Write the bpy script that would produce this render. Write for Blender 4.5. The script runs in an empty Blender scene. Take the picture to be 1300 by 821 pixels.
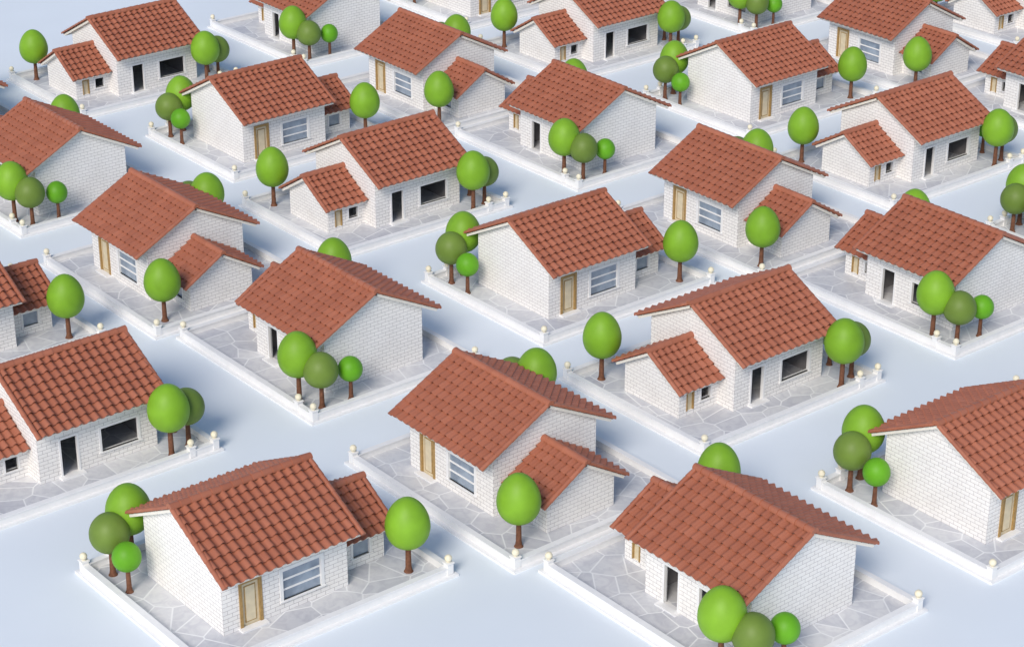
import bpy, math, random
from mathutils import Vector, Matrix
random.seed(4)
scene=bpy.context.scene
col=scene.collection
S=15.0

# ---------------------------------------------------------------- materials
def newmat(name):
    m=bpy.data.materials.new(name); m.use_nodes=True
    nt=m.node_tree; b=nt.nodes['Principled BSDF']
    return m,nt,b
def N(nt,t,**k):
    n=nt.nodes.new(t)
    for a,v in k.items():
        if a in n.inputs.keys() : n.inputs[a].default_value=v
        else: setattr(n,a,v)
    return n
def ramp(nt,fac,stops):
    r=nt.nodes.new('ShaderNodeValToRGB')
    cr=r.color_ramp
    while len(cr.elements)<len(stops): cr.elements.new(0.5)
    for e,(p,c) in zip(cr.elements,stops):
        e.position=p; e.color=(c[0],c[1],c[2],1)
    nt.links.new(fac,r.inputs[0]); return r
def simple(name,c,rough=.6,var=.08,scale=3,bump=0.0,spec=.3):
    m,nt,b=newmat(name)
    tc=N(nt,'ShaderNodeTexCoord'); no=N(nt,'ShaderNodeTexNoise'); no.inputs['Scale'].default_value=scale; no.inputs['Detail'].default_value=3
    nt.links.new(tc.outputs['Object'],no.inputs['Vector'])
    lo=[x*(1-var) for x in c]; hi=[min(1,x*(1+var)) for x in c]
    r=ramp(nt,no.outputs['Fac'],[(.3,lo),(.7,hi)])
    nt.links.new(r.outputs[0],b.inputs['Base Color'])
    b.inputs['Roughness'].default_value=rough
    b.inputs['Specular IOR Level'].default_value=spec
    if bump:
        bp=N(nt,'ShaderNodeBump'); bp.inputs['Strength'].default_value=bump; bp.inputs['Distance'].default_value=.03
        nt.links.new(no.outputs['Fac'],bp.inputs['Height']); nt.links.new(bp.outputs[0],b.inputs['Normal'])
    return m

def mat_brick():
    m,nt,b=newmat('white_brick')
    uv=N(nt,'ShaderNodeUVMap')
    br=N(nt,'ShaderNodeTexBrick')
    br.inputs['Scale'].default_value=1; br.inputs['Brick Width'].default_value=.46; br.inputs['Row Height'].default_value=.19
    br.inputs['Mortar Size'].default_value=.012; br.inputs['Mortar Smooth'].default_value=.2; br.inputs['Bias'].default_value=-.3
    br.inputs['Color1'].default_value=(.87,.855,.835,1); br.inputs['Color2'].default_value=(.83,.815,.80,1); br.inputs['Mortar'].default_value=(.48,.46,.46,1)
    no=N(nt,'ShaderNodeTexNoise'); no.inputs['Scale'].default_value=1.0; no.inputs['Detail'].default_value=3
    nt.links.new(uv.outputs[0],br.inputs['Vector']); nt.links.new(uv.outputs[0],no.inputs['Vector'])
    r=ramp(nt,no.outputs['Fac'],[(.3,(.95,.945,.94)),(.65,(1,1,1))])
    mx=N(nt,'ShaderNodeMixRGB',blend_type='MULTIPLY'); mx.inputs[0].default_value=1
    nt.links.new(br.outputs['Color'],mx.inputs[1]); nt.links.new(r.outputs[0],mx.inputs[2])
    nt.links.new(mx.outputs[0],b.inputs['Base Color'])
    bp=N(nt,'ShaderNodeBump',invert=True); bp.inputs['Strength'].default_value=.3; bp.inputs['Distance'].default_value=.015
    nt.links.new(br.outputs['Fac'],bp.inputs['Height']); nt.links.new(bp.outputs[0],b.inputs['Normal'])
    b.inputs['Roughness'].default_value=.75; b.inputs['Specular IOR Level'].default_value=.25
    return m
def mat_tile():
    m,nt,b=newmat('terracotta_tile')
    uv=N(nt,'ShaderNodeUVMap')
    fl=N(nt,'ShaderNodeVectorMath',operation='FLOOR'); nt.links.new(uv.outputs[0],fl.inputs[0])
    wn=N(nt,'ShaderNodeTexWhiteNoise',noise_dimensions='3D'); nt.links.new(fl.outputs[0],wn.inputs['Vector'])
    r=ramp(nt,wn.outputs['Value'],[(0,(.365,.124,.070)),(.5,(.39,.136,.077)),(1,(.42,.150,.087))])
    tc=N(nt,'ShaderNodeTexCoord'); no=N(nt,'ShaderNodeTexNoise'); no.inputs['Scale'].default_value=.9; no.inputs['Detail'].default_value=4
    oi=N(nt,'ShaderNodeObjectInfo'); ad=N(nt,'ShaderNodeVectorMath',operation='ADD')
    ml=N(nt,'ShaderNodeMath',operation='MULTIPLY'); ml.inputs[1].default_value=40; nt.links.new(oi.outputs['Random'],ml.inputs[0])
    nt.links.new(tc.outputs['Object'],ad.inputs[0]); nt.links.new(ml.outputs[0],ad.inputs[1]); nt.links.new(ad.outputs[0],no.inputs['Vector'])
    r2=ramp(nt,no.outputs['Fac'],[(.3,(.88,.88,.9)),(.7,(1.0,1.0,1.0))])
    mx=N(nt,'ShaderNodeMixRGB',blend_type='MULTIPLY'); mx.inputs[0].default_value=1
    nt.links.new(r.outputs[0],mx.inputs[1]); nt.links.new(r2.outputs[0],mx.inputs[2])
    nt.links.new(mx.outputs[0],b.inputs['Base Color'])
    b.inputs['Roughness'].default_value=.45; b.inputs['Specular IOR Level'].default_value=.4
    return m
def mat_flag():
    m,nt,b=newmat('crazy_paving')
    tc=N(nt,'ShaderNodeTexCoord'); oi=N(nt,'ShaderNodeObjectInfo'); ad=N(nt,'ShaderNodeVectorMath',operation='ADD')
    ml=N(nt,'ShaderNodeMath',operation='MULTIPLY'); ml.inputs[1].default_value=60; nt.links.new(oi.outputs['Random'],ml.inputs[0])
    nt.links.new(tc.outputs['Object'],ad.inputs[0]); nt.links.new(ml.outputs[0],ad.inputs[1])
    v1=N(nt,'ShaderNodeTexVoronoi',feature='DISTANCE_TO_EDGE',voronoi_dimensions='2D'); v1.inputs['Scale'].default_value=.72
    v2=N(nt,'ShaderNodeTexVoronoi',feature='F1',voronoi_dimensions='2D'); v2.inputs['Scale'].default_value=.72
    nt.links.new(ad.outputs[0],v1.inputs['Vector']); nt.links.new(ad.outputs[0],v2.inputs['Vector'])
    sp=N(nt,'ShaderNodeSeparateColor'); nt.links.new(v2.outputs['Color'],sp.inputs[0])
    base=ramp(nt,sp.outputs[0],[(0,(.54,.55,.585)),(.5,(.61,.62,.64)),(1,(.68,.685,.695))])
    no=N(nt,'ShaderNodeTexNoise'); no.inputs['Scale'].default_value=1.6; no.inputs['Detail'].default_value=5; no.inputs['Distortion'].default_value=1.5
    nt.links.new(ad.outputs[0],no.inputs['Vector'])
    r2=ramp(nt,no.outputs['Fac'],[(.35,(.86,.86,.89)),(.6,(1,1,1))])
    mx=N(nt,'ShaderNodeMixRGB',blend_type='MULTIPLY'); mx.inputs[0].default_value=1
    nt.links.new(base.outputs[0],mx.inputs[1]); nt.links.new(r2.outputs[0],mx.inputs[2])
    j=ramp(nt,v1.outputs['Distance'],[(.012,(0,0,0)),(.035,(1,1,1))])
    m2=N(nt,'ShaderNodeMixRGB'); m2.inputs[1].default_value=(.77,.78,.79,1)
    nt.links.new(j.outputs[0],m2.inputs[0]); nt.links.new(mx.outputs[0],m2.inputs[2])
    nt.links.new(m2.outputs[0],b.inputs['Base Color'])
    b.inputs['Roughness'].default_value=.5
    return m
M_brick=mat_brick(); M_tile=mat_tile(); M_flag=mat_flag()
M_white=simple('white_plaster',(.81,.81,.81),.6,.03,2)
M_cream=simple('cream_fascia',(.80,.77,.70),.6,.04,3)
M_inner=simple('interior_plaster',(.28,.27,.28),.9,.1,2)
M_ball=simple('cream_stone',(.78,.72,.55),.55,.06,6)
M_gold=simple('oak_door_frame',(.38,.24,.09),.45,.2,8)
M_panel=simple('door_panel',(.66,.57,.40),.5,.08,4)
M_trunk=simple('bark',(.16,.068,.038),.75,.3,7,.4)
M_ground=simple('pale_concrete',(.745,.80,.85),.7,.03,.10)
def mat_glass():
    m,nt,b=newmat('window_glass')
    tc=N(nt,'ShaderNodeTexCoord'); no=N(nt,'ShaderNodeTexNoise'); no.inputs['Scale'].default_value=1.5
    nt.links.new(tc.outputs['Object'],no.inputs['Vector'])
    r=ramp(nt,no.outputs['Fac'],[(.35,(.20,.25,.32)),(.65,(.34,.41,.50))])
    nt.links.new(r.outputs[0],b.inputs['Base Color'])
    b.inputs['Roughness'].default_value=.12; b.inputs['Specular IOR Level'].default_value=.8
    return m
M_glass=mat_glass()
def mat_leaf(name,c):
    m,nt,b=newmat(name)
    tc=N(nt,'ShaderNodeTexCoord'); oi=N(nt,'ShaderNodeObjectInfo')
    no=N(nt,'ShaderNodeTexNoise'); no.inputs['Scale'].default_value=1.2; no.inputs['Detail'].default_value=3
    nt.links.new(tc.outputs['Object'],no.inputs['Vector'])
    r=ramp(nt,no.outputs['Fac'],[(.3,[x*.9 for x in c]),(.7,[x*1.08 for x in c])])
    hs=N(nt,'ShaderNodeHueSaturation'); mr=N(nt,'ShaderNodeMapRange'); mr.inputs['To Min'].default_value=.93; mr.inputs['To Max'].default_value=1.07
    nt.links.new(oi.outputs['Random'],mr.inputs['Value']); nt.links.new(mr.outputs[0],hs.inputs['Value'])
    nt.links.new(r.outputs[0],hs.inputs['Color']); nt.links.new(hs.outputs[0],b.inputs['Base Color'])
    b.inputs['Roughness'].default_value=.5; b.inputs['Specular IOR Level'].default_value=.3
    return m
M_leaf1=mat_leaf('leaf_bright',(.19,.38,.022)); M_leaf2=mat_leaf('leaf_olive',(.14,.22,.035)); M_leaf3=mat_leaf('leaf_lime',(.115,.35,.012))

# ---------------------------------------------------------------- mesh helper
class MB:
    def __init__(s): s.v=[];s.f=[];s.mi=[];s.uv=[];s.sm=[]
    def face(s,pts,mi=0,uv=None,sm=False):
        i=len(s.v); s.v+= [tuple(p) for p in pts]; s.f.append(tuple(range(i,i+len(pts)))); s.mi.append(mi); s.sm.append(sm)
        s.uv.append(uv if uv else [(p[0]+p[1],p[2]) for p in pts])
    def box(s,a,b,mi=0):
        x0,y0,z0=a;x1,y1,z1=b
        P=lambda x,y,z:(x,y,z)
        for q in [[P(x0,y0,z0),P(x1,y0,z0),P(x1,y0,z1),P(x0,y0,z1)],[P(x1,y1,z0),P(x0,y1,z0),P(x0,y1,z1),P(x1,y1,z1)],
                  [P(x0,y1,z0),P(x0,y0,z0),P(x0,y0,z1),P(x0,y1,z1)],[P(x1,y0,z0),P(x1,y1,z0),P(x1,y1,z1),P(x1,y0,z1)],
                  [P(x0,y0,z1),P(x1,y0,z1),P(x1,y1,z1),P(x0,y1,z1)],[P(x0,y1,z0),P(x1,y1,z0),P(x1,y0,z0),P(x0,y0,z0)]]: s.face(q,mi)
    def mesh(s,name,mats,merge=False):
        me=bpy.data.meshes.new(name); me.from_pydata(s.v,[],s.f)
        for m in mats: me.materials.append(m)
        me.polygons.foreach_set('material_index',s.mi); me.polygons.foreach_set('use_smooth',s.sm)
        u=me.uv_layers.new(name='UVMap'); k=0; flat=[]
        for q in s.uv:
            for p in q: flat+= [p[0],p[1]]
        u.data.foreach_set('uv',flat)
        me.update(); return me

def wall(mb,axis,pos,n,a0,a1,z0,z1,holes,t=.22,top=None):
    us=sorted(set([a0,a1]+[h[0] for h in holes]+[h[1] for h in holes])); zs=sorted(set([z0,z1]+[h[2] for h in holes]+[h[3] for h in holes]))
    def P(u,z,o): 
        q=pos-n*o
        return (u,q,z) if axis=='x' else (q,u,z)
    flip=(n>0) if axis=='x' else (n<0)
    def quad(pts,mi,uv):
        if flip: pts=pts[::-1]; uv=uv[::-1]
        mb.face(pts,mi,uv)
    off=0 if axis=='x' else .13
    for i in range(len(us)-1):
        for j in range(len(zs)-1):
            um=(us[i]+us[i+1])/2; zm=(zs[j]+zs[j+1])/2
            if any(h[0]<um<h[1] and h[2]<zm<h[3] for h in holes): continue
            c=[(us[i],zs[j]),(us[i+1],zs[j]),(us[i+1],zs[j+1]),(us[i],zs[j+1])]
            quad([P(u,z,0) for u,z in c],0,[(u+off+20,z) for u,z in c])
            quad([P(u,z,t) for u,z in c][::-1],1,[(u,z) for u,z in c])
    for h in holes:
        c=[(h[0],h[2]),(h[1],h[2]),(h[1],h[3]),(h[0],h[3])]
        for k in range(4):
            a=c[k];b_=c[(k+1)%4]
            quad([P(a[0],a[1],0),P(a[0],a[1],t),P(b_[0],b_[1],t),P(b_[0],b_[1],0)],2,[(0,0),(.1,0),(.1,.1),(0,.1)])
    if top:
        c=[(a0,z1),(a1,z1),(top[0],top[1])]
        quad([P(u,z,0) for u,z in c],0,[(u+off+20,z) for u,z in c])
        quad([P(u,z,t) for u,z in c][::-1],1,[(u,z) for u,z in c])

# dimensions (local frame: gold-door facade faces -y, wing towards +x)
MX0,MX1,MY0,MY1=-3.22,3.02,-3.58,2.50; MYC=-.54; MT=.515; MR=4.80
WX1=5.62; WY0,WY1=-2.62,1.34; WYC=-.64; WT=.60; WR=2.98
mz=MR-.06-(MY1-MYC)*MT; wz=WR-.06-(WY1-WYC)*WT
back_h=[(-2.35,-1.35,.02,2.2),(-.35,1.75,.55,2.05)]
front_h=[(.95,1.9,.02,2.0),(-2.3,-.2,.62,1.9)]
wf_h=[(4.65,5.1,.25,1.25),(3.45,4.2,.55,1.25)]
wb_h=[(3.9,4.9,.5,1.3)]
wallsB=MB()
wall(wallsB,'x',MY0,-1,MX0,MX1,0,mz,back_h)
wall(wallsB,'x',MY1,1,MX0,MX1,0,mz,front_h)
wall(wallsB,'y',MX0,-1,MY0,MY1,0,mz,[],top=(MYC,MR-.06))
wall(wallsB,'y',MX1,1,MY0,MY1,0,mz,[],top=(MYC,MR-.06))
wall(wallsB,'x',WY0,-1,MX1,WX1,0,wz,wb_h)
wall(wallsB,'x',WY1,1,MX1,WX1,0,wz,wf_h)
wall(wallsB,'y',WX1,1,WY0,WY1,0,wz,[],top=(WYC,WR-.06))
ME_walls=wallsB.mesh('walls',[M_brick,M_inner,M_white])

def frame(mb,axis_y,n,h,mi,w=.09,out=.035,depth=.12,sill=True,bars=(0,0),barw=.045):
    a0,a1,z0,z1=h
    ya,yb=(axis_y+n*out,axis_y-n*depth); y0,y1=min(ya,yb),max(ya,yb)
    mb.box((a0-w*.4,y0,z1-w*.6),(a1+w*.4,y1,z1+w*.4),mi)
    mb.box((a0-w*.4,y0,z0),(a0+w*.6,y1,z1-w*.6),mi)
    mb.box((a1-w*.6,y0,z0),(a1+w*.4,y1,z1-w*.6),mi)
    if sill:
        ya,yb=(axis_y+n*(out+.05),axis_y-n*depth); mb.box((a0-.1,min(ya,yb),z0-.06),(a1+.1,max(ya,yb),z0),mi)
    ym=axis_y-n*.07
    ia0,ia1=a0+w*.6,a1-w*.6; iz1=z1-w*.6
    for k in range(bars[0]):
        x=ia0+(ia1-ia0)*(k+1)/(bars[0]+1); mb.box((x-barw/2,ym-.025,z0),(x+barw/2,ym+.025,iz1),mi)
    for k in range(bars[1]):
        z=z0+(iz1-z0)*(k+1)/(bars[1]+1); mb.box((ia0,ym-.02,z-barw/2),(ia1,ym+.02,z+barw/2),mi)
def glass(mb,axis_y,n,h,mi,w=.09):
    y=axis_y-n*.09; mb.box((h[0]+w*.6,y-.006,h[2]),(h[1]-w*.6,y+.006,h[3]-w*.6),mi)
jw=MB()
frame(jw,MY0,-1,back_h[1],0,w=.16,bars=(0,2),barw=.08); glass(jw,MY0,-1,back_h[1],1,.16)
frame(jw,MY1,1,front_h[1],0,w=.12,bars=(0,0))
frame(jw,WY0,-1,wb_h[0],0,w=.11,bars=(0,0)); glass(jw,WY0,-1,wb_h[0],1)
frame(jw,WY1,1,wf_h[1],0,w=.09)
ME_win=jw.mesh('windows',[M_white,M_glass])
jd=MB()
frame(jd,MY0,-1,back_h[0],0,w=.14,sill=False,out=.05)
h=back_h[0]; jd.box((h[0]+.085,MY0+.05,h[2]),(h[1]-.085,MY0+.10,h[3]-.085),1)
jd.box((h[0]+.22,MY0+.03,.2),(h[1]-.22,MY0+.05,1.95),0); jd.box((h[0]+.27,MY0+.02,.25),(h[1]-.27,MY0+.03,1.9),1)
frame(jd,MY1,1,front_h[0],2,w=.1,sill=False)
frame(jd,WY1,1,wf_h[0],0,w=.07,sill=False); h=wf_h[0]; jd.box((h[0]+.04,WY1-.1,h[2]),(h[1]-.04,WY1-.06,h[3]-.04),1)
jd.box((back_h[0][0]-.15,MY0-.35,0),(back_h[0][1]+.15,MY0-.002,.07),2)
jd.box((front_h[0][0]-.15,MY1+.002,0),(front_h[0][1]+.15,MY1+.35,.07),2)
ME_doors=jd.mesh('doors',[M_gold,M_panel,M_white])

def roof(mb,mf,x0,x1,yc,zr,tan,half,ncol,nrow,verge0=True,verge1=True):
    L=x1-x0; ct=1/math.sqrt(1+tan*tan); D=half/ct
    w=L/ncol; rl=D/nrow; ns=8
    for sgn in (-1,1):
        nrm=Vector((0,sgn*tan*ct,ct)); dn=Vector((0,sgn*ct,-tan*ct)); o=Vector((0,yc,zr))
        def P(s,d,h): 
            p=o+dn*d+nrm*h; return (x0+s,p.y,p.z)
        def prof(p):
            if p<.62: return .14*math.sin(math.pi*p/.62)**.8 if 0<p<.62 else 0.0
            return -.015*math.sin(math.pi*(p-.62)/.38)
        ss=[];hh=[]
        for c in range(ncol):
            for k in range(ns):
                ph=[0,.06,.16,.31,.46,.56,.62,.81][k]; ss.append((c+ph)*w); hh.append(prof(ph)); 
        ss.append(L);hh.append(0)
        for r in range(nrow):
            d0=r*rl; d1=(r+1)*rl+.04; lift=.10
            base=len(mb.v)
            top=[P(s,d0,h*.8) for s,h in zip(ss,hh)]; bot=[P(s,d1,h+lift) for s,h in zip(ss,hh)]
            lip=[P(s,d1-.005,h+lift-.03) for s,h in zip(ss,hh)]; low=[P(s,d1-.11,h*.75-.03) for s,h in zip(ss,hh)]
            n=len(ss)
            mb.v+=top+bot+bot+lip+lip+low
            for i in range(n-1):
                ci=min(ncol-1,int(i/ns)); uvr=(r+.5+ (50 if sgn>0 else 0))
                for (ra,rb,smo) in ((0,1,True),(2,3,False),(4,5,False)):
                    a=(base+ra*n+i,base+ra*n+i+1,base+rb*n+i+1,base+rb*n+i)
                    if sgn<0: a=a[::-1]
                    mb.f.append(a); mb.mi.append(0); mb.sm.append(smo); mb.uv.append([(ci+.5,uvr)]*4)
            for e in (0,n-1):
                mb.face([top[e],bot[e],lip[e],low[e]],0,[(e*.01+90.5,uvr)]*4)
        e0,e1=x0+.05,x1-.05
        q=lambda x,d,h:P(x-x0,d,h)
        a=[q(e0,0,-.035),q(e1,0,-.035),q(e1,D-.06,-.035),q(e0,D-.06,-.035)]; b_=[q(e0,0,-.17),q(e1,0,-.17),q(e1,D-.06,-.17),q(e0,D-.06,-.17)]
        mf.face(a);mf.face(b_[::-1]);
        for k in range(4): mf.face([a[k],b_[k],b_[(k+1)%4],a[(k+1)%4]])
        for vx,on in ((x0+.03,verge0),(x1-.03,verge1)):
            if on: caps(mb,Vector(P(vx-x0,D+.05,.05)),Vector(P(vx-x0,.1,.05)),nrm,.13,nrow)
    caps(mb,Vector((x0-.06,yc,zr+.06)),Vector((x1+.06,yc,zr+.06)),Vector((0,0,1)),.21,max(3,int(L/.48)))
def caps(mb,a,b,up,rad,n):
    ax=(b-a); L=ax.length; ax=ax/L; side=ax.cross(up).normalized(); up=side.cross(ax).normalized(); sl=L/n
    K=8
    for i in range(n):
        s0=a+ax*(sl*i); s1=a+ax*(sl*(i+1)+.03)
        r0=rad; r1=rad*.84
        A=[];B=[];
        for k in range(K+1):
            t=math.pi*k/K*1.1-math.pi*.05
            A.append(s0+side*math.cos(t)*r0+up*(math.sin(t)*r0)); B.append(s1+side*math.cos(t)*r1+up*(math.sin(t)*r1))
        base=len(mb.v); mb.v+=[tuple(p) for p in A+B]
        for k in range(K):
            mb.f.append((base+k,base+K+1+k,base+K+2+k,base+k+1)[::-1]); mb.mi.append(0); mb.sm.append(True); mb.uv.append([(i+.5+200*rad*7,70.5+a.x)]*4)
        mb.face([tuple(p) for p in A],0,[(i+.5+200*rad*7,70.5+a.x)]*len(A))
        mb.face([tuple(p) for p in B],0,[(i+.5+200*rad*7,70.5+a.x)]*len(B))
tb=MB();fb=MB()
roof(tb,fb,-3.58,3.30,MYC,MR,MT,3.88,15,9)
roof(tb,fb,MX1+.005,5.98,WYC,WR,WT,2.42,7,6,verge0=False)
ME_tiles=tb.mesh('roof_tiles',[M_tile]); ME_fascia=fb.mesh('fascia',[M_cream])
import bmesh
for me in (ME_fascia,):
    bm=bmesh.new(); bm.from_mesh(me); bmesh.ops.recalc_face_normals(bm,faces=bm.faces); bm.to_mesh(me); bm.free()

# yard + garden wall
LX0,LX1,LY0,LY1=-5.15,6.95,-5.5,4.55
yb=MB(); k=.32
yb.box((LX0-k,LY0-k,-.13),(LX1+k,LY1+k,-.02),1)
yb.box((LX0,LY0,-.02),(LX1,LY1,0),0)
ME_yard=yb.mesh('paved_yard',[M_flag,M_white])
gb=MB(); t=.11; H=.30
gb.box((LX0-t,LY0-t,-.02),(LX1+t,LY0+t,H)); gb.box((LX0-t,LY1-t,-.02),(LX1+t,LY1+t,H))
gb.box((LX0-t,LY0+t,-.02),(LX0+t,LY1-t,H)); gb.box((LX1-t,LY0+t,-.02),(LX1+t,LY1-t,H))
c=.15
gb.box((LX0-c,LY0-c,H),(LX1+c,LY0+c,H+.06)); gb.box((LX0-c,LY1-c,H),(LX1+c,LY1+c,H+.06))
gb.box((LX0-c,LY0+c,H),(LX0+c,LY1-c,H+.06)); gb.box((LX1-c,LY0+c,H),(LX1+c,LY1-c,H+.06))
ME_gwall=gb.mesh('parapet',[M_white])
def lathe(mb,prof,seg,cx,cy,mi=0):
    n=len(prof); base=len(mb.v)
    for r,z in prof:
        for k in range(seg):
            a=2*math.pi*k/seg; mb.v.append((cx+r*math.cos(a),cy+r*math.sin(a),z))
    for i in range(n-1):
        for k in range(seg):
            k2=(k+1)%seg
            mb.f.append((base+i*seg+k,base+i*seg+k2,base+(i+1)*seg+k2,base+(i+1)*seg+k)); mb.mi.append(mi); mb.sm.append(True); mb.uv.append([(0,0)]*4)
posts=MB()
for (x,y) in [(LX0,LY0),(LX1,LY0),(LX0,LY1),(LX1,LY1),(LX0+1.3,LY1)]:
    posts.box((x-.155,y-.155,-.01),(x+.155,y+.155,.50),0); posts.box((x-.19,y-.19,.50),(x+.19,y+.19,.56),0)
    pr=[(.08,.56),(.07,.60)]+[(.17*math.sin(a),.74-.17*math.cos(a)) for a in [math.pi*i/10 for i in range(2,11)]]
    pr[-1]=(.001,.91); lathe(posts,pr,16,x,y,1)
ME_posts=posts.mesh('posts',[M_white,M_ball])

# trees
def tree_meshes(r,zc,hh,sharp,mat,name):
    mb=MB(); prof=[]
    n=22
    for i in range(n+1):
        a=math.pi*i/n; zz=-math.cos(a)
        rr=math.sin(a)*(1-sharp*zz)
        prof.append((max(.001,rr*r),zc+zz*hh))
    lathe(mb,prof,32,0,0)
    cm=mb.mesh(name+'_crown',[mat])
    tb=MB(); z1=zc-hh*.3; tw=.07+.06*r
    lathe(tb,[(tw*1.7,0),(tw*1.3,.08),(tw*1.05,.25),(tw*.9,zc-hh),(tw*.7,z1)],12,0,0)
    for (ax,s) in ((.4,1),(2.6,-1)):
        base=Vector((0,0,zc-hh*1.02)); end=Vector((math.cos(ax)*r*.45,math.sin(ax)*r*.45,zc-hh*.3))
        d=(end-base).normalized(); sd=d.cross(Vector((0,0,1))).normalized(); u=sd.cross(d)
        A=[base+(sd*math.cos(t)+u*math.sin(t))*tw*.5 for t in [math.pi*k/3 for k in range(6)]]
        B=[end+(sd*math.cos(t)+u*math.sin(t))*tw*.3 for t in [math.pi*k/3 for k in range(6)]]
        for k in range(6): tb.face([A[k],A[(k+1)%6],B[(k+1)%6],B[k]],0,None,True)
    tm=tb.mesh(name+'_trunk',[M_trunk])
    return cm,tm
T=tree_meshes(.98,2.45,1.22,.13,M_leaf1,'t1')
K1=tree_meshes(1.0,2.62,1.2,.10,M_leaf1,'k1')
K2=tree_meshes(.88,2.10,.92,.05,M_leaf2,'k2')
K3=tree_meshes(.63,1.72,.66,.04,M_leaf3,'k3')
TREES=[(T,5.7,-4.3),(K1,-3.1,4.0),(K2,-4.35,3.5),(K3,-4.5,1.85)]

def obj(name,data,parent=None,mw=None):
    o=bpy.data.objects.new(name,data); col.objects.link(o)
    if parent: o.parent=parent
    if mw is not None: o.matrix_world=mw
    return o
rot={'B':0,'C':-90,'A':180,'D':90}
def typ(c,r): return 'BCAD'[c%4] if r%2==0 else 'ADBC'[c%4]
lots=[(c,r) for r in range(0,5) for c in range(0,8)]+[(1,-1),(2,-1),(3,-1)]
lots=[l for l in lots if l not in [(5,0),(6,0),(7,0),(7,1),(0,4)]]
for (c,r) in lots:
    Mx=Matrix.Translation((c*S,r*S,0))@Matrix.Rotation(math.radians(rot[typ(c,r)]),4,'Z')
    hs=obj('brick_house',None,mw=Mx)
    for nm,me in (('walls',ME_walls),('roof',ME_tiles),('fascia',ME_fascia),('windows',ME_win),('doors',ME_doors)): obj(nm,me,hs)
    obj('paved_yard',ME_yard,mw=Mx)
    g=obj('garden_wall',None,mw=Mx); obj('parapet',ME_gwall,g); obj('posts',ME_posts,g)
    for (cm,tm),x,y in TREES:
        e=obj('rounded_tree',None,mw=Mx@Matrix.Translation((x,y,0))@Matrix.Rotation(random.uniform(0,6.28),4,'Z')@Matrix.Diagonal((1,1,random.uniform(.98,1.02),1)))
        obj('crown',cm,e); obj('trunk',tm,e)
gm=MB(); gm.face([(-500,-500,-.13),(900,-500,-.13),(900,900,-.13),(-500,900,-.13)]); obj('ground',gm.mesh('ground',[M_ground]))

# ---------------------------------------------------------------- light
az=Vector((-.86,-.51)).normalized(); el=math.radians(38)
w=bpy.data.worlds.new('World'); scene.world=w; w.use_nodes=True; nt=w.node_tree
sky=nt.nodes.new('ShaderNodeTexSky'); sky.sky_type='NISHITA'; sky.sun_disc=False; sky.sun_elevation=el; sky.sun_rotation=math.atan2(az.x,az.y)
bg=nt.nodes['Background']; bg.inputs['Strength'].default_value=.145; nt.links.new(sky.outputs[0],bg.inputs[0])
sd=bpy.data.lights.new('sun','SUN'); sd.energy=2.65; sd.angle=math.radians(24); sd.color=(1,.92,.82)
so=obj('sun',sd); dirv=-Vector((az.x*math.cos(el),az.y*math.cos(el),math.sin(el))); so.rotation_euler=dirv.to_track_quat('-Z','Y').to_euler()

# ---------------------------------------------------------------- camera
yaw,pit=math.radians(50.89),math.radians(25.31)
fw=Vector((math.cos(yaw)*math.cos(pit),math.sin(yaw)*math.cos(pit),-math.sin(pit)))
cd=bpy.data.cameras.new('camera'); cd.sensor_width=36; cd.lens=36*2776.45/1300; cd.clip_end=3000
co=obj('camera',cd); co.location=(-41.85,-69.87,50.07); co.rotation_euler=fw.to_track_quat('-Z','Y').to_euler()
scene.camera=co
scene.view_settings.view_transform='Standard'; scene.view_settings.look='None'; scene.view_settings.exposure=0
